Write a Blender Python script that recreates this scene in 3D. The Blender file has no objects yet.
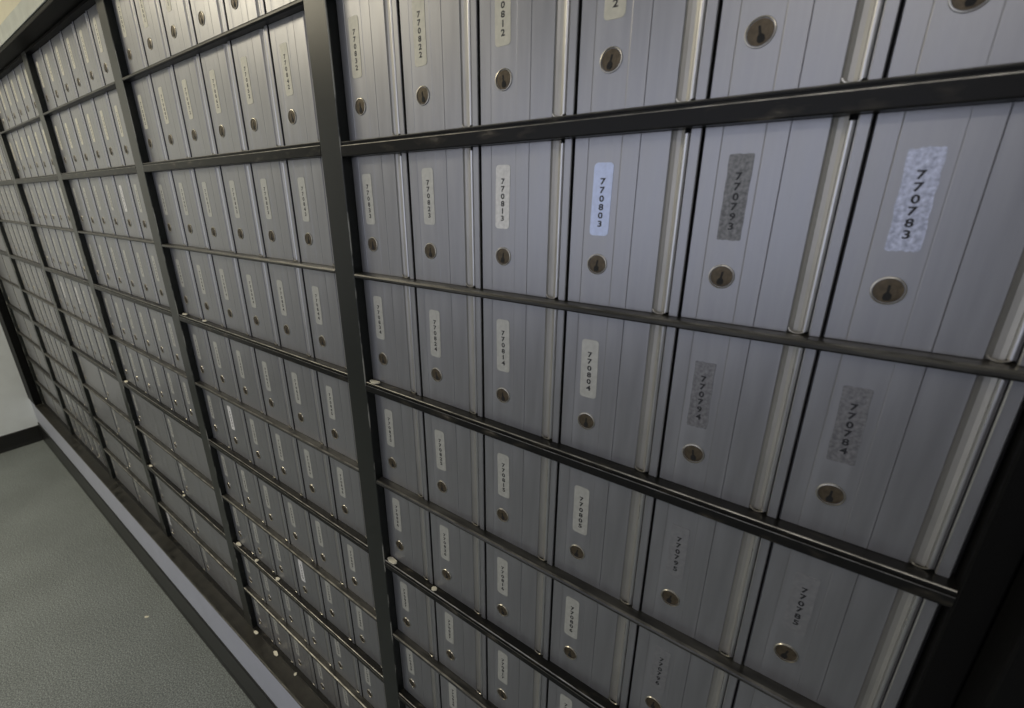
import bpy, bmesh, math, random
from mathutils import Matrix, Vector
random.seed(7)
S = bpy.context.scene
C = S.collection
FZ = 1.47                                   # height of the reference rail above the floor
R90 = math.pi/2

# ------------------------------------------------------------------ camera
cam_d = bpy.data.cameras.new('camera'); cam = bpy.data.objects.new('camera', cam_d); C.objects.link(cam)
r = Vector((0.77719137, 0.62882435, -0.02352688)); u = Vector((-0.1966754, 0.27825474, 0.94015588)); f = Vector((-0.59773937, 0.72605388, -0.33993146))
M = Matrix(((r.x, u.x, -f.x), (r.y, u.y, -f.y), (r.z, u.z, -f.z))).to_4x4()
M.translation = Vector((0.48055, -0.37905, -0.05139+FZ))
cam.matrix_world = M
cam_d.sensor_width = 36; cam_d.lens = 473.687/1024*36
cam_d.shift_x = (512-467.5)/1024; cam_d.shift_y = (355.1-354)/1024
cam_d.clip_start = 0.02; cam_d.clip_end = 50
cam_d.dof.use_dof = True; cam_d.dof.focus_distance = 0.66; cam_d.dof.aperture_fstop = 8.0
S.camera = cam

# ------------------------------------------------------------------ world, lights, exposure
w = bpy.data.worlds.new('world'); S.world = w; w.use_nodes = True
w.node_tree.nodes['Background'].inputs[0].default_value = (0.5, 0.55, 0.65, 1)
w.node_tree.nodes['Background'].inputs[1].default_value = 0.05
S.view_settings.view_transform = 'Standard'; S.view_settings.look = 'None'
S.view_settings.gamma = 1.0; S.view_settings.use_curve_mapping = False
S.view_settings.exposure = 0.06
def area(name, loc, rot, sx, sy, power, col):
    l = bpy.data.lights.new(name, 'AREA'); l.shape = 'RECTANGLE'; l.size = sx; l.size_y = sy; l.energy = power; l.color = col
    o = bpy.data.objects.new(name, l); C.objects.link(o); o.location = loc; o.rotation_euler = rot
    return o
area('assumed_lamp_and_fill_light', (-2.0, -1.25, 2.395), (0, 0, 0), 1.4, 0.6, 30, (1.0, 0.90, 0.68))  # assumed ceiling lamp out of view, placed to warm the upper doors
area('assumed_window_light', (-0.45, -2.28, 1.38), (R90, 0, 0), 2.3, 1.15, 8.0, (0.76, 0.81, 1.0))  # assumed from the bluish sheen on the doors; bare area light, no window built
area('assumed_lamp_and_fill_light', (0.5, -1.95, 2.395), (0, 0, 0), 1.2, 0.3, 10, (1.0, 0.93, 0.84))  # added unseen lamp, brightens the opposite wall, floor and lower doors

# ------------------------------------------------------------------ materials
def newmat(name):
    m = bpy.data.materials.new(name); m.use_nodes = True
    nt = m.node_tree; return m, nt, nt.nodes['Principled BSDF']
def tex(nt, kind, scale, stretch=(1, 1, 1), detail=3, coord='Object'):
    tc = nt.nodes.new('ShaderNodeTexCoord'); mp = nt.nodes.new('ShaderNodeMapping'); mp.inputs['Scale'].default_value = stretch
    nt.links.new(tc.outputs[coord], mp.inputs[0])
    n = nt.nodes.new(kind); n.inputs['Scale'].default_value = scale
    if 'Detail' in n.inputs: n.inputs['Detail'].default_value = detail
    nt.links.new(mp.outputs[0], n.inputs['Vector']); return n
def ramp(nt, src, stops):
    rp = nt.nodes.new('ShaderNodeValToRGB'); e = rp.color_ramp.elements
    while len(e) < len(stops): e.new(0.5)
    for el, (p, c) in zip(e, stops):
        el.position = p; el.color = tuple(c)+(1,) if hasattr(c, '__len__') else (c, c, c, 1)
    nt.links.new(src, rp.inputs[0]); return rp
def bump(nt, b, src, strength, dist=0.001):
    bp = nt.nodes.new('ShaderNodeBump'); bp.inputs['Strength'].default_value = strength; bp.inputs['Distance'].default_value = dist
    nt.links.new(src, bp.inputs['Height']); nt.links.new(bp.outputs[0], b.inputs['Normal'])
def mat(name, col, rough=0.5, metal=0.0, var=0.0, scale=60, stretch=(1, 1, 1), rvar=0.0, bmp=0.0, spec=0.5, coord='Object'):
    m, nt, b = newmat(name)
    b.inputs['Base Color'].default_value = (*col, 1); b.inputs['Roughness'].default_value = rough; b.inputs['Metallic'].default_value = metal
    b.inputs['Specular IOR Level'].default_value = spec
    if var or rvar or bmp:
        n = tex(nt, 'ShaderNodeTexNoise', scale, stretch, 5, coord)
        if var:
            rp = ramp(nt, n.outputs[0], [(0.3, [c*(1-var) for c in col]), (0.7, [min(1, c*(1+var)) for c in col])])
            nt.links.new(rp.outputs[0], b.inputs['Base Color'])
        if rvar:
            rr = ramp(nt, n.outputs[0], [(0.3, rough-rvar), (0.7, rough+rvar)]); nt.links.new(rr.outputs[0], b.inputs['Roughness'])
        if bmp: bump(nt, b, n.outputs[0], bmp)
    return m
ALU = mat('satin_aluminium', (0.330, 0.333, 0.352), 0.38, 0.75, var=0.09, scale=110, stretch=(1, 1, 0.06), rvar=0.06, bmp=0.03)
ALU2 = mat('hinge_aluminium', (0.55, 0.55, 0.56), 0.30, 0.9, var=0.12, scale=70, stretch=(1, 1, 0.1), rvar=0.06)
COVE = mat('dusty_cove_aluminium', (0.42, 0.41, 0.385), 0.45, 0.75, var=0.12, scale=50, stretch=(1, 1, 0.3))
BLACK = mat('black_painted_steel', (0.014, 0.016, 0.015), 0.30, 0.0, var=0.08, scale=300, stretch=(0.4, 0.4, 1), spec=0.4)
TRIMB = mat('black_niche_lining', (0.006, 0.006, 0.006), 0.5, 0.0, spec=0.08)
def worn_black():
    m, nt, b = newmat('worn_black_rail_paint')
    n = tex(nt, 'ShaderNodeTexNoise', 90, (0.35, 1, 1), 8)
    rp = ramp(nt, n.outputs[0], [(0.56, (0.012, 0.012, 0.012)), (0.68, (0.035, 0.032, 0.026)), (0.80, (0.16, 0.14, 0.12))])
    nt.links.new(rp.outputs[0], b.inputs['Base Color']); b.inputs['Roughness'].default_value = 0.30; b.inputs['Specular IOR Level'].default_value = 0.14
    return m
RAIL = worn_black()
EDGE = mat('bare_metal_edge_and_highlight', (0.22, 0.215, 0.20), 0.35, 0.7, var=0.6, scale=160, stretch=(0.3, 1, 1))  # worn bare metal, brightened to paint edge highlights on rails and sill
THIN = mat('worn_thin_rail', (0.036, 0.035, 0.032), 0.36, 0.22, var=0.8, scale=120, stretch=(0.2, 1, 1))
DARK = mat('cavity_black', (0.006, 0.006, 0.007), 0.8)
SILL_AND_SHADE = mat('dusty_black_sill_and_jamb_shade', (0.022, 0.021, 0.018), 0.42, 0.0, var=0.55, scale=35, rvar=0.10, spec=0.5)
BRASS = mat('tarnished_brass', (0.095, 0.075, 0.050), 0.45, 0.6, var=0.35, scale=260, rvar=0.1)
NICKEL = mat('nickel_rim', (0.60, 0.57, 0.50), 0.28, 0.95)
KEY = mat('keyway_black', (0.004, 0.004, 0.004), 0.7)
INK = mat('black_ink', (0.012, 0.012, 0.016), 0.55)
STK = mat('silver_paper_sticker', (0.52, 0.52, 0.49), 0.42, 0.45, var=0.10, scale=200, rvar=0.08)
STKW = mat('white_paper_sticker', (0.72, 0.72, 0.72), 0.45, 0.10, var=0.12, scale=330)
STKY = mat('cream_paper_sticker', (0.64, 0.62, 0.52), 0.45, 0.1, var=0.08, scale=200)
STKB = mat('foil_sticker_blue_reflection', (0.53, 0.60, 0.80), 0.38, 0.4, var=0.08, scale=260)  # blue reflection of the assumed window put into the sticker colour
STKC = mat('clear_film_sticker', (0.33, 0.33, 0.345), 0.42, 0.7, var=0.10, scale=220)
def mottled(name, lo, hi):
    m, nt, b = newmat(name)
    n = tex(nt, 'ShaderNodeTexNoise', 420, (1, 1, 1), 6)
    rp = ramp(nt, n.outputs[0], [(0.30, lo), (0.52, [(a+c)/2 for a, c in zip(lo, hi)]), (0.74, hi)])
    nt.links.new(rp.outputs[0], b.inputs['Base Color']); b.inputs['Metallic'].default_value = 0.5; b.inputs['Roughness'].default_value = 0.38
    bump(nt, b, n.outputs[0], 0.35, 0.0005); return m
FOILD = mottled('mottled_dark_foil', (0.10, 0.10, 0.10), (0.24, 0.24, 0.235))
FOILM = mottled('mottled_grey_foil', (0.15, 0.15, 0.165), (0.30, 0.30, 0.31))
FOILL = mottled('mottled_light_foil', (0.30, 0.32, 0.40), (0.66, 0.70, 0.85))
SCRAP = mat('paper_chip', (0.80, 0.76, 0.62), 0.7)
WALL = mat('painted_wall_blue_grey', (0.42, 0.44, 0.52), 0.5, var=0.03, scale=15, bmp=0.05)
WALLE = mat('painted_wall_pale_grey', (0.74, 0.785, 0.81), 0.55, var=0.03, scale=15, bmp=0.05)
WALLB = mat('upper_wall_warm_light', (0.62, 0.58, 0.42), 0.6, var=0.03, scale=15, bmp=0.05)  # warm lamp light on the upper wall put into its colour
TRIM = mat('satin_metal_trim', (0.50, 0.52, 0.48), 0.35, 0.5, var=0.1, scale=30)
CEIL = mat('ceiling_tile', (0.74, 0.72, 0.60), 0.8, var=0.05, scale=80)
BASE = mat('black_vinyl_base', (0.012, 0.012, 0.012), 0.35, spec=0.5)
def floor_mat():
    m, nt, b = newmat('speckled_grey_green_floor')
    n = tex(nt, 'ShaderNodeTexNoise', 260, (1, 1, 1), 6); n2 = tex(nt, 'ShaderNodeTexNoise', 3.0, (1, 1, 1), 4)
    rp = ramp(nt, n.outputs[0], [(0.38, (0.10, 0.115, 0.118)), (0.52, (0.185, 0.208, 0.212)), (0.64, (0.30, 0.33, 0.33))])
    r2 = ramp(nt, n2.outputs[0], [(0.3, 0.86), (0.7, 1.1)])
    mx = nt.nodes.new('ShaderNodeMix'); mx.data_type = 'RGBA'; mx.blend_type = 'MULTIPLY'; mx.inputs[0].default_value = 1
    nt.links.new(rp.outputs[0], mx.inputs[6]); nt.links.new(r2.outputs[0], mx.inputs[7]); nt.links.new(mx.outputs[2], b.inputs['Base Color'])
    b.inputs['Roughness'].default_value = 0.75; bump(nt, b, n.outputs[0], 0.4, 0.002); return m
FLOOR = floor_mat()

# ------------------------------------------------------------------ mesh helpers
def finish(bm, name, mats, smooth=False):
    bmesh.ops.recalc_face_normals(bm, faces=bm.faces)
    me = bpy.data.meshes.new(name); bm.to_mesh(me); bm.free()
    for m in mats: me.materials.append(m)
    if smooth:
        for p in me.polygons: p.use_smooth = True
        me.set_sharp_from_angle(angle=math.radians(35))
    return me
def link(name, me, parent=None, loc=(0, 0, 0)):
    o = bpy.data.objects.new(name, me); C.objects.link(o); o.parent = parent; o.location = loc; return o
def box(bm, x0, x1, y0, y1, z0, z1, mi=0):
    vs = [bm.verts.new((x, y, z)) for x in (x0, x1) for y in (y0, y1) for z in (z0, z1)]
    for q in ((0, 1, 3, 2), (4, 6, 7, 5), (0, 4, 5, 1), (2, 3, 7, 6), (0, 2, 6, 4), (1, 5, 7, 3)):
        fc = bm.faces.new([vs[i] for i in q]); fc.material_index = mi
def extrude(bm, prof, a, b, axis, mi=0, mis=None):
    """closed profile of (p,q) pairs swept along an axis: 'x' gives (t,p,q), 'z' gives (p,q,t)"""
    def P(t, p, q): return (t, p, q) if axis == 'x' else (p, q, t)
    A = [bm.verts.new(P(a, *p)) for p in prof]; B = [bm.verts.new(P(b, *p)) for p in prof]; n = len(prof)
    for i in range(n):
        fc = bm.faces.new((A[i], A[(i+1) % n], B[(i+1) % n], B[i])); fc.material_index = mis[i] if mis else mi
    bm.faces.new(A).material_index = mi; bm.faces.new(B[::-1]).material_index = mi
def bevelled_box(name, dims, mats, bev=0.002, boxes=None):
    bm = bmesh.new()
    for b in (boxes or [dims]): box(bm, *b)
    if bev: bmesh.ops.bevel(bm, geom=list(bm.edges), offset=bev, segments=2, affect='EDGES', profile=0.5)
    return finish(bm, name, mats)
def struct(name, me):
    o = link(name, me); o['kind'] = 'structure'; return o
def disc(bm, cx, cz, rad, y, n=28, mi=0):
    vs = [bm.verts.new((cx+rad*math.cos(2*math.pi*i/n), y, cz+rad*math.sin(2*math.pi*i/n))) for i in range(n)]
    return vs

# ------------------------------------------------------------------ layout of the mailbox banks
RZ = [0.1433, 0.0, -0.1478, -0.2951, -0.4501, -0.5954, -0.7519, -0.8952, -1.0431, -1.1884]   # front top edges of the rails
TOPZ, D, SILLZ = 0.280, 0.013, -1.1900
THICK = {1, 3, 5, 7, 9}
def rail_h(i): return 0.0160 if i == 1 else 0.0135 if i in THICK else 0.0062
# the two nearest banks hang a few millimetres lower than their neighbours
SAG = {0: [0, -0.0030, -0.0048, -0.0036, -0.0046, -0.0055, -0.0050, -0.0040, -0.002, 0],
       1: [0, 0, -0.0030, -0.0015, -0.0022, -0.0015, -0.0008, 0, 0, 0]}
def rz(k, i): return RZ[i]+SAG.get(k, [0]*10)[i]
def opening(k, i):                            # (z bottom, z top) of one row's opening, rows counted from the top
    return rz(k, i), (TOPZ-0.0062 if i == 0 else rz(k, i-1)-rail_h(i-1))
POST = [0.0, -0.6102, -1.1997, -1.7799, -2.4018, -3.0]        # right face of the post at each bank's left
PW = 0.039
WP = 0.0945
banks = []
for k in range(6):
    x0 = POST[k]; x1 = (POST[k-1]-PW) if k else 0.571
    if k == 0: g = [0.0, 0.0942, 0.1901, 0.2854, 0.3827, 0.4731, 0.569]
    else: g = [x0+(x1-x0)*i/6 for i in range(7)]
    banks.append((x0, x1, g))

# ------------------------------------------------------------------ the room
YW = -0.043
XL, XR, YB, CZ = -3.19, 2.2, -2.3, 0.95
def zz(v): return v+FZ
bm = bmesh.new(); box(bm, XL-0.1, XR+0.1, YB-0.1, 0.4, -0.05, 0); struct('floor', finish(bm, 'floor', [FLOOR]))
bm = bmesh.new(); box(bm, XL-0.1, XR+0.1, YB-0.1, 0.4, zz(CZ), zz(CZ)+0.05); struct('ceiling', finish(bm, 'ceiling', [CEIL]))
NL, NR = -3.0-0.019, 0.590                    # niche side faces
bm = bmesh.new()
box(bm, XL, NL-0.008, YW, 0.4, 0, zz(CZ)); box(bm, NR+0.008, XR, YW, 0.4, 0, zz(CZ))
box(bm, NL-0.008, NR+0.008, YW, 0.4, 0, zz(SILLZ)-0.008)
wb = struct('wall_back', finish(bm, 'wall_back', [WALL]))
bm = bmesh.new(); box(bm, NL-0.008, NR+0.008, YW, 0.4, zz(0.288), zz(CZ)); struct('wall_back_upper', finish(bm, 'wall_back_upper', [WALLB]))
bm = bmesh.new(); box(bm, XL-0.1, XL, YB-0.1, 0.4, 0, zz(CZ)); struct('wall_left', finish(bm, 'wall_left', [WALLE]))
bm = bmesh.new(); box(bm, XR, XR+0.1, YB-0.1, 0.4, 0, zz(CZ)); struct('wall_right', finish(bm, 'wall_right', [WALLE]))
bm = bmesh.new(); box(bm, XL, XR, YB-0.1, YB, 0, zz(CZ)); struct('wall_front', finish(bm, 'wall_front', [WALL]))
# black trim lining the niche
def nichebar(name, b): struct(name, bevelled_box(name, b, [SILL_AND_SHADE if name == 'trim_1' else TRIMB], 0.0015))
nichebar('trim_1', (NL-0.008, NR+0.008, YW-0.004, 0.05, zz(SILLZ)-0.010, zz(SILLZ)))
nichebar('trim_2', (NL-0.008, NR+0.008, YW-0.004, 0.05, zz(TOPZ), zz(TOPZ)+0.008))
nichebar('trim_3', (XL, NL, YW-0.004, 0.05, zz(SILLZ), zz(TOPZ)))
nichebar('trim_4', (NR, NR+0.10, YW-0.004, 0.05, zz(SILLZ), zz(TOPZ)))
struct('trim_5', bevelled_box('trim_5', (XL, XR, YW-0.006, YW, zz(0.289), zz(0.322)), [TRIM], 0.001))
bm = bmesh.new(); box(bm, NL-0.002, NR+0.002, YW-0.0055, YW-0.0042, zz(SILLZ)-0.0022, zz(SILLZ)-0.0004)
struct('trim_6', finish(bm, 'trim_6', [EDGE]))  # bright strip standing in for the highlight along the sill's front edge
# vinyl bases with a rounded toe
def base(name, a, b, axis, h=0.122):
    prof = [(0, 0), (0.008, 0), (0.0075, 0.006), (0.005, 0.02), (0.0045, h-0.004), (0.002, h), (0, h)]
    bm = bmesh.new()
    if axis == 'x': extrude(bm, [(YW-p, z) for p, z in prof], a, b, 'x')
    else:
        A = [bm.verts.new((XL+p, a, z)) for p, z in prof]; B = [bm.verts.new((XL+p, b, z)) for p, z in prof]; n = len(prof)
        for i in range(n): bm.faces.new((A[i], A[(i+1) % n], B[(i+1) % n], B[i]))
        bm.faces.new(A); bm.faces.new(B[::-1])
    struct(name, finish(bm, name, [BASE]))
base('baseboard_back', XL+0.009, XR, 'x'); base('baseboard_left', YB, YW, 'y', 0.10)

# ------------------------------------------------------------------ bank frames: posts, rails, back panel
def rail_mesh(i, L):
    h = rail_h(i); bm = bmesh.new()
    if i in THICK:
        prof = [(0.004, 0), (-0.0108, 0), (-0.0114, -0.0003), (-0.0118, -0.0009), (-0.0118, -0.0022), (-0.0110, -0.0026), (-0.0110, -0.0036), (-0.0122, -0.0039),
                (-0.0129, -0.0043), (-0.0130, -0.0049), (-0.0130, -h+0.0010), (-0.0124, -h), (0.004, -h)]
        mis = [0, 1, 1, 0, 0, 0, 0, 0, 1, 0, 0, 0, 0]
    else:
        prof = [(0.004, 0), (-0.0100, 0), (-0.0122, -0.0008), (-0.013, -0.0022), (-0.013, -h+0.0018), (-0.0120, -h+0.0006), (-0.0105, -h), (0.004, -h)]
        mis = [2, 1, 2, 2, 0, 0, 0, 0]
    extrude(bm, prof, 0, L, 'x', 0, mis)
    return finish(bm, 'rail', [RAIL, EDGE, THIN])
def post_mesh(wd):
    bm = bmesh.new(); z0, z1 = SILLZ, TOPZ
    prof = [(0, 0.10), (0, -D+0.0012), (0.0004, -D+0.0004), (0.0012, -D), (wd-0.0012, -D), (wd-0.0004, -D+0.0004), (wd, -D+0.0012), (wd, 0.10)]
    extrude(bm, prof, zz(z0), zz(z1), 'z', 0, [0, 1, 1, 0, 1, 1, 0, 0])
    return finish(bm, 'post', [BLACK, EDGE2])
def edge2():
    m, nt, b = newmat('chipped_post_edge')
    n = tex(nt, 'ShaderNodeTexNoise', 60, (1, 1, 0.35), 8)
    rp = ramp(nt, n.outputs[0], [(0.50, (0.02, 0.022, 0.02)), (0.60, (0.30, 0.30, 0.27))])
    nt.links.new(rp.outputs[0], b.inputs['Base Color']); b.inputs['Roughness'].default_value = 0.4; return m
EDGE2 = edge2()
ORD = ['nearest', 'second', 'third', 'fourth', 'fifth', 'sixth']
FL = ['black steel frame of the nearest bank of mailboxes at the right', 'black steel frame of the second mailbox bank from the right',
      'black steel frame of the third mailbox bank from the right', 'black steel frame of the fourth mailbox bank from the right',
      'black steel frame of the fifth mailbox bank, second from the far end', 'black steel frame of the farthest mailbox bank beside the pale end wall']
for k, (x0, x1, g) in enumerate(banks):
    t = bpy.data.objects.new('mailbox_bank', None); C.objects.link(t); t.location = (x0, 0, 0)
    t['label'] = FL[k]; t['category'] = 'mailbox bank'; t['group'] = 'black frames of the mailbox banks'
    wd = PW if k < 5 else 0.018
    link('post', post_mesh(wd), t, (-wd, 0, 0))
    if k == 0:
        pr = post_mesh(0.018); pr.materials[0] = TRIMB; pr.materials[1] = TRIMB; link('post', pr, t, (x1-x0, 0, 0))
    for i in range(10):
        rm = rail_mesh(i, x1-x0)
        if i == 9: rm.materials[1] = RAIL
        link('rail', rm, t, (0, 0, zz(rz(k, i))))
    bm = bmesh.new(); box(bm, 0, x1-x0, 0.004, 0.10, zz(TOPZ)-0.004, zz(TOPZ)-0.0005); box(bm, 0, x1-x0, 0.006, 0.012, zz(SILLZ), zz(TOPZ)-0.004)
    link('back_panel', finish(bm, 'back_panel', [DARK]), t)
    bm = bmesh.new(); box(bm, 0, x1-x0, -D, 0.004, zz(TOPZ)-0.006, zz(TOPZ)-0.0008)
    link('top_rail', finish(bm, 'top_rail', [TRIMB]), t)

# ------------------------------------------------------------------ mailbox parts
def door_mesh(w_, h):
    """flat extruded door with fine grooves; the hinge is a part of its own"""
    s = w_-0.0205                              # flat part ends here, the cove and hinge follow
    gro = [0.0125, 0.0388, 0.0525] if w_ < 0.15 else [0.0136, 0.0536, w_*0.5, w_*0.5+0.04]
    top = [(0.0005, 0.0012), (0.0012, 0.0)]; mis = [0, 0]
    for j, gx in enumerate(gro):
        dp = (0.00022, 0.00014, 0.00055, 0.00055)[j]; hw = 0.00036
        top += [(gx-hw, 0.0), (gx, dp), (gx+hw, 0.0)]
    top += [(s-0.0006, 0.0), (s, 0.0006)]
    nface = len(top)
    # cove: a shallow concave channel
    cv = [(s+0.0007, 0.0014), (s+0.003, 0.0022), (s+0.0058, 0.0022), (s+0.0080, 0.0014)]
    prof = top+cv+[(s+0.0080, 0.005), (0.0005, 0.005)]
    n = len(prof); mi = [0]*n
    for i in range(nface-1, nface+len(cv)-1): mi[i] = 1
    bm = bmesh.new(); extrude(bm, prof, 0.0004, h-0.0004, 'z', 0, mi)
    return finish(bm, 'door', [ALU, COVE])
def hinge_mesh(w_, h):
    bm = bmesh.new(); s = w_-0.0205
    a = s+0.0080; b = s+0.0121; c = (a+b)/2; rr = (b-a)/2
    prof = [(a, 0.0045)]+[(c-rr*math.cos(t), 0.0006-rr*0.90*math.sin(t)) for t in [math.pi*i/10 for i in range(11)]]+[(b, 0.0045)]
    extrude(bm, prof, 0.0025, h-0.0030, 'z', 0)
    # flat jamb strip to the right of the knuckle
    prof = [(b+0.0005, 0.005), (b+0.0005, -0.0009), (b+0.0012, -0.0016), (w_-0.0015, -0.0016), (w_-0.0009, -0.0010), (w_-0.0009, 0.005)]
    extrude(bm, prof, 0.0004, h-0.0004, 'z', 1, [1, 0, 1, 1, 3, 3])  # right side set in the sill's black to stand in for its shade
    # curled ends of the hinge barrel, at foot and head of the cove
    for zc in (0.0030,):
        n = 9; ra = 0.0050; rt = 0.0006; prev = None
        for i in range(n+1):
            t = math.pi+math.pi*i/n; cx = c-0.0046+ra*math.cos(t); cz = zc+ra*0.62*math.sin(t)+0.0008
            ring = [bm.verts.new((cx+rt*math.cos(a2)*math.cos(t), -0.0006+rt*math.sin(a2), cz+rt*math.cos(a2)*math.sin(t))) for a2 in [2*math.pi*j/6 for j in range(6)]]
            if prev:
                for j in range(6): bm.faces.new((prev[j], prev[(j+1) % 6], ring[(j+1) % 6], ring[j])).material_index = 2
            else: bm.faces.new(ring).material_index = 2
            prev = ring
        bm.faces.new(prev[::-1]).material_index = 2
    return finish(bm, 'hinge', [ALU2, ALU, NICKEL, SILL_AND_SHADE], True)
def lathe(bm, prof, n=32, mi=0):
    """prof of (radius, y), axis along Y"""
    prev = None
    for rad, y in prof:
        ring = [bm.verts.new((rad*math.cos(2*math.pi*i/n), y, rad*math.sin(2*math.pi*i/n))) for i in range(n)]
        if prev:
            for i in range(n): bm.faces.new((prev[i], prev[(i+1) % n], ring[(i+1) % n], ring[i])).material_index = mi
        prev = ring
    return prev
def lock_mesh():
    bm = bmesh.new()
    lathe(bm, [(0.0086, 0.0015), (0.0086, -0.0003), (0.0083, -0.0007), (0.0079, -0.0008), (0.0077, -0.0004), (0.0076, 0.0010)], mi=1)
    last = lathe(bm, [(0.00755, 0.0004), (0.0072, -0.0001), (0.0046, -0.0003)], mi=0)
    last2 = lathe(bm, [(0.0046, -0.0002), (0.0044, -0.0004)], mi=0)
    bm.faces.new(last).material_index = 0; bm.faces.new(last2[::-1]).material_index = 0
    # keyway: narrow slot with a wider notch at its foot
    slot = [(-0.0005, 0.0026), (0.0005, 0.0026), (0.0005, -0.0005), (0.0016, -0.0016), (0.0017, -0.0034), (0.0010, -0.0044), (-0.0009, -0.0044), (-0.0015, -0.0034), (-0.0013, -0.0016), (-0.0005, -0.0005)]
    slot = [(x*1.35, z*1.35) for x, z in slot]
    F = [bm.verts.new((x, -0.00062, z)) for x, z in slot]; B = [bm.verts.new((x, 0.0, z)) for x, z in slot]
    bm.faces.new(F).material_index = 2
    for i in range(len(slot)): bm.faces.new((F[i], F[(i+1) % len(slot)], B[(i+1) % len(slot)], B[i])).material_index = 2
    return finish(bm, 'lock', [BRASS, NICKEL, KEY], True)
LOCK = lock_mesh()
# digits, taken once from the built-in font
GLYPH = {}
for ch in '0123456789':
    cu = bpy.data.curves.new('digit', 'FONT'); cu.body = ch; cu.size = 1.0; cu.align_x = 'CENTER'; cu.resolution_u = 3; cu.offset = 0.03
    o = bpy.data.objects.new('digit', cu); C.objects.link(o); bpy.context.view_layer.update()
    me = o.to_mesh(); xs = [v.co.x for v in me.vertices]; ys = [v.co.y for v in me.vertices]
    cx = (min(xs)+max(xs))/2; cy = (min(ys)+max(ys))/2; hh = max(ys)-min(ys)
    GLYPH[ch] = ([((v.co.x-cx)/hh, (v.co.y-cy)/hh) for v in me.vertices], [tuple(p.vertices) for p in me.polygons])
    o.to_mesh_clear(); bpy.data.objects.remove(o); bpy.data.curves.remove(cu)
def sticker_mesh(text, face_mat, rag=0.0, L=0.0560, W=0.0156, digits=True):
    bm = bmesh.new(); rr = 0.0032 if not rag else 0.0012; pts = []
    for cx, cz, a0 in ((W/2-rr, L/2-rr, 0), (-W/2+rr, L/2-rr, 90), (-W/2+rr, -L/2+rr, 180), (W/2-rr, -L/2+rr, 270)):
        for i in range(5):
            a = math.radians(a0+90*i/4); pts.append((cx+rr*math.cos(a), cz+rr*math.sin(a)))
        if rag:                                # worn, uneven long edges
            nx = {0: (-W/2+rr, L/2, -1, 0), 90: (-W/2, -L/2+rr, 0, -1), 180: (W/2-rr, -L/2, 1, 0), 270: (W/2, L/2-rr, 0, 1)}[a0]
            px, pz = pts[-1]
            for i in range(1, 9):
                t = i/9; pts.append((px+(nx[0]-px)*t+random.uniform(-rag, rag)*0.5*(abs(nx[3])), pz+(nx[1]-pz)*t+random.uniform(-rag, rag)*abs(nx[2])*0.6))
    F = [bm.verts.new((x, -0.0003, z)) for x, z in pts]; B = [bm.verts.new((x, 0.0002, z)) for x, z in pts]
    bm.faces.new(F); n = len(pts)
    for i in range(n): bm.faces.new((F[i], F[(i+1) % n], B[(i+1) % n], B[i]))
    if digits:
        for j, ch in enumerate(text):
            vs, fs = GLYPH[ch]; zc = 0.0140-0.0065*j; h = 0.0050
            V = [bm.verts.new((x*h*1.22+0.0002, -0.00036, zc+y*h)) for x, y in vs]
            for fc in fs: bm.faces.new([V[a] for a in fc]).material_index = 1
    me = bpy.data.meshes.new('number_label')
    bm.normal_update()
    for fc in bm.faces:
        if fc.material_index == 1 and fc.normal.y > 0: fc.normal_flip()
    bm.faces.ensure_lookup_table()
    if bm.faces[0].normal.y > 0: bm.faces[0].normal_flip()
    bm.to_mesh(me); bm.free()
    me.materials.append(face_mat); me.materials.append(INK); return me

DOORS, HINGES = {}, {}
NTH = ['first', 'second', 'third', 'fourth', 'fifth', 'sixth', 'seventh', 'eighth', 'ninth', 'tenth']
def root_box(x, z, sx, label, group):
    t = bpy.data.objects.new('mailbox', None); C.objects.link(t); t.location = (x, 0, z); t.scale = (sx, 1, 1)
    t['label'] = label; t['category'] = 'mailbox'; t['group'] = group; t.empty_display_size = 0.05
    return t
def style(k, c, row, num):
    """sticker face, raggedness and a describing word for one door"""
    if k == 0:
        if row == 2 and c == 3: return STKB, 0, 'blue-reflecting'
        if row == 2 and c == 2: return STKW, 0, 'whitish'
        if row == 2 and c == 4: return FOILD, 0.0006, 'dark mottled'
        if row == 2 and c == 5: return FOILL, 0.0009, 'shiny mottled'
        if row in (3, 4) and c in (4, 5): return FOILM if row == 3 else STKC, 0.0008, 'worn dark' if row == 3 else 'worn faint'
        if row in (4, 5) and c == 4 or c == 5: return STKC, 0.0005, 'worn faint'
        if row <= 1: return STKY, 0, 'cream'
        return STK, 0, 'silvery'
    if row <= 1: return STKY, 0, 'cream'
    return (STKW if random.random() < 0.09 else STK), 0, 'silvery'
VIS0 = 1                                      # the nearest bank shows its rows from the second one down
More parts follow.
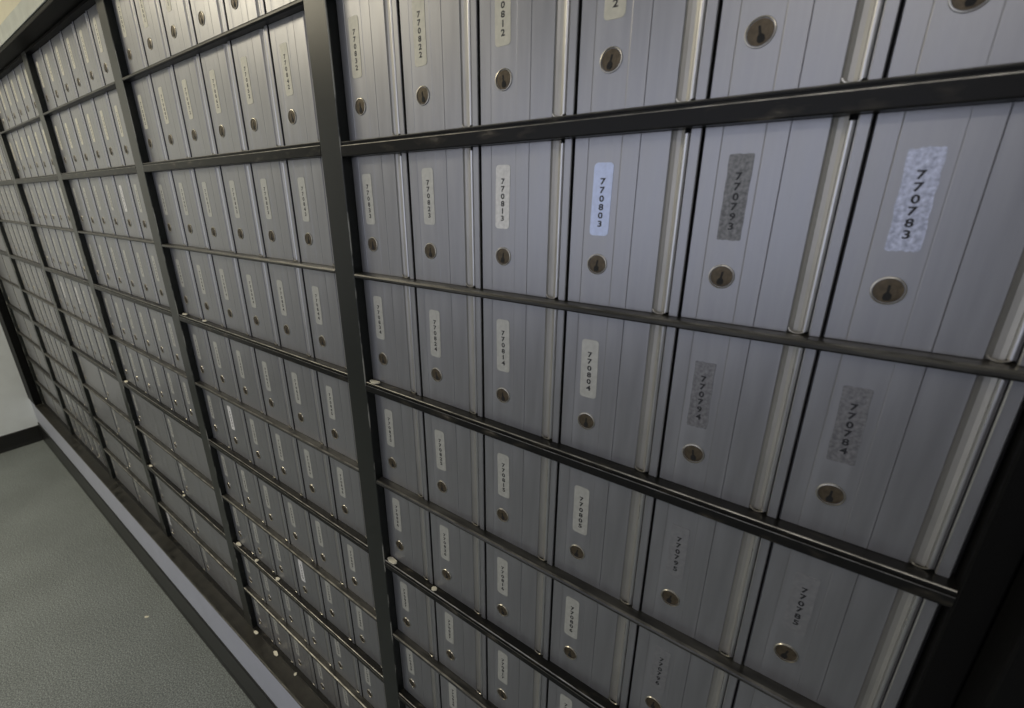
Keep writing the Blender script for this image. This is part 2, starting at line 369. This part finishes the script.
def add_box(k, row, c, x, w_, wide):
    zb, zt = opening(k, row); h = zt-zb
    nomw = 0.0945 if not wide else 0.28
    key = (row, wide, min(k, 2))
    up = 0.0034 if k == 0 else 0.0015 if k == 1 else 0.0
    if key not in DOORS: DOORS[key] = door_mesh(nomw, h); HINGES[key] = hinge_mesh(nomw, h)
    colnum = 83-c if k == 0 else 84+(k-1)*6+(5-c)
    num = '%06d' % (770000+colnum*10+(row+1) % 10)
    fm, rag, word = style(k, c, row, num)
    if k == 0:
        rt = NTH[row-1]+' row down' if row else 'row above the frame of view'
        place = '%s, %s from left post in nearest bank' % (rt, NTH[c])
    elif k in (1, 2, 3, 4):
        place = '%s row down, %s from left in %s bank from right' % (NTH[row], NTH[c], NTH[k])
    else:
        place = '%s row up, %s from left in farthest bank' % (NTH[9-row], NTH[c])
    if k == 0 and row:
        label = 'mailbox with %s sticker, %s' % (word, place) if row > 2 else 'mailbox %s with %s sticker, %s' % (num, word, place)
    else: label = ('wide' if wide else 'narrow')+' grey mailbox, '+place
    t = root_box(x, zz(zb), w_/nomw, label, 'wide grey mailboxes' if wide else 'narrow grey mailboxes')
    d = link('door', DOORS[key], t)
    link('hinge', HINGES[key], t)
    lk = link('lock', LOCK, d, (0.0259, -0.0002, 0.0310+up+random.uniform(-.0012, .0012)))
    lk.rotation_euler.y = random.uniform(-0.25, 0.25)
    lk.scale = (nomw/w_, 1, 1)
    nl = link('number_label', sticker_mesh(num, fm, rag), d, (0.0259+random.uniform(-.0010, .0010), 0, 0.0845+up+random.uniform(-.0022, .0022)))
    nl.rotation_euler.y = random.uniform(-0.022, 0.022)
    return t
for k, (x0, x1, g) in enumerate(banks):
    for row in range(10):
        wide = (k in (2, 3) and row >= 6) or (k == 5)
        if wide:
            xm = x0+(x1-x0)*0.5
            for c, (a, b) in enumerate(((x0, xm), (xm, x1))): add_box(k, row, c, a, b-a, True)
        else:
            for c in range(6): add_box(k, row, c, g[c], g[c+1]-g[c], False)

# ------------------------------------------------------------------ paper chips on the rails, sill and floor
def scrap(x, y, z, sx, sy, label, rz=0.0):
    bm = bmesh.new(); n = 7; pts = []
    for i in range(n):
        a = 2*math.pi*i/n+random.uniform(-.25, .25); q = random.uniform(0.75, 1.1); pts.append((sx/2*q*math.cos(a), sy/2*q*math.sin(a), random.uniform(0.0, 0.0012)))
    B = [bm.verts.new((p[0], p[1], 0.0)) for p in pts]; T = [bm.verts.new((p[0]*0.95, p[1]*0.95, 0.0009+p[2])) for p in pts]
    bm.faces.new(T); bm.faces.new(B[::-1])
    for i in range(n): bm.faces.new((B[i], B[(i+1) % n], T[(i+1) % n], T[i]))
    o = link('paper_chip', finish(bm, 'paper_chip', [SCRAP]), None, (x, y, zz(z))); o.rotation_euler.z = rz
    o['label'] = label; o['category'] = 'paper chip'; o['group'] = 'pale chips of paper'
scrap(0.011, -0.006, rz(0, 3), 0.020, 0.009, 'tan chip beside the thick post on the nearest bank rail below second locks')
scrap(0.012, -0.006, rz(0, 5), 0.022, 0.010, 'large pale chip beside the post on a low rail of nearest bank')
scrap(0.100, -0.006, rz(0, 5), 0.009, 0.008, 'small pale chip at the first hinge on a low rail of nearest bank')
scrap(-0.592, -0.006, RZ[3], 0.022, 0.008, 'white chip against the second post, on the rail below the fourth row')
scrap(-0.500, -0.006, RZ[3], 0.016, 0.007, 'white chip at the first hinge of second bank, below the fourth row')
scrap(-0.592, -0.006, RZ[7], 0.022, 0.010, 'cream chip against the second post, low on the second bank')
scrap(-0.502, -0.006, RZ[7], 0.012, 0.009, 'cream chip at the first hinge, low on the second bank')
scrap(-0.408, -0.006, RZ[7], 0.014, 0.009, 'cream chip at the second hinge, low on the second bank')
scrap(-0.590, -0.014, RZ[9]+0.0005, 0.020, 0.010, 'long white chip at the second post foot, on the sill')
scrap(-0.490, -0.014, RZ[9]+0.0005, 0.022, 0.010, 'white chip on the sill below the second bank, first hinge')
scrap(-0.400, -0.014, RZ[9]+0.0005, 0.010, 0.009, 'small round white chip on the sill below second bank')
scrap(-1.180, -0.006, RZ[5], 0.022, 0.009, 'white chip against the third post on a middle rail')
scrap(-1.180, -0.006, RZ[7], 0.018, 0.009, 'pinkish chip against the third post on a lower rail')
scrap(-0.922, -0.006, RZ[7], 0.012, 0.008, 'small chip between two wide mailboxes in the third bank')
scrap(-1.227, -0.133, -FZ, 0.018, 0.010, 'white chip lying on the grey floor near the black base', 0.6)
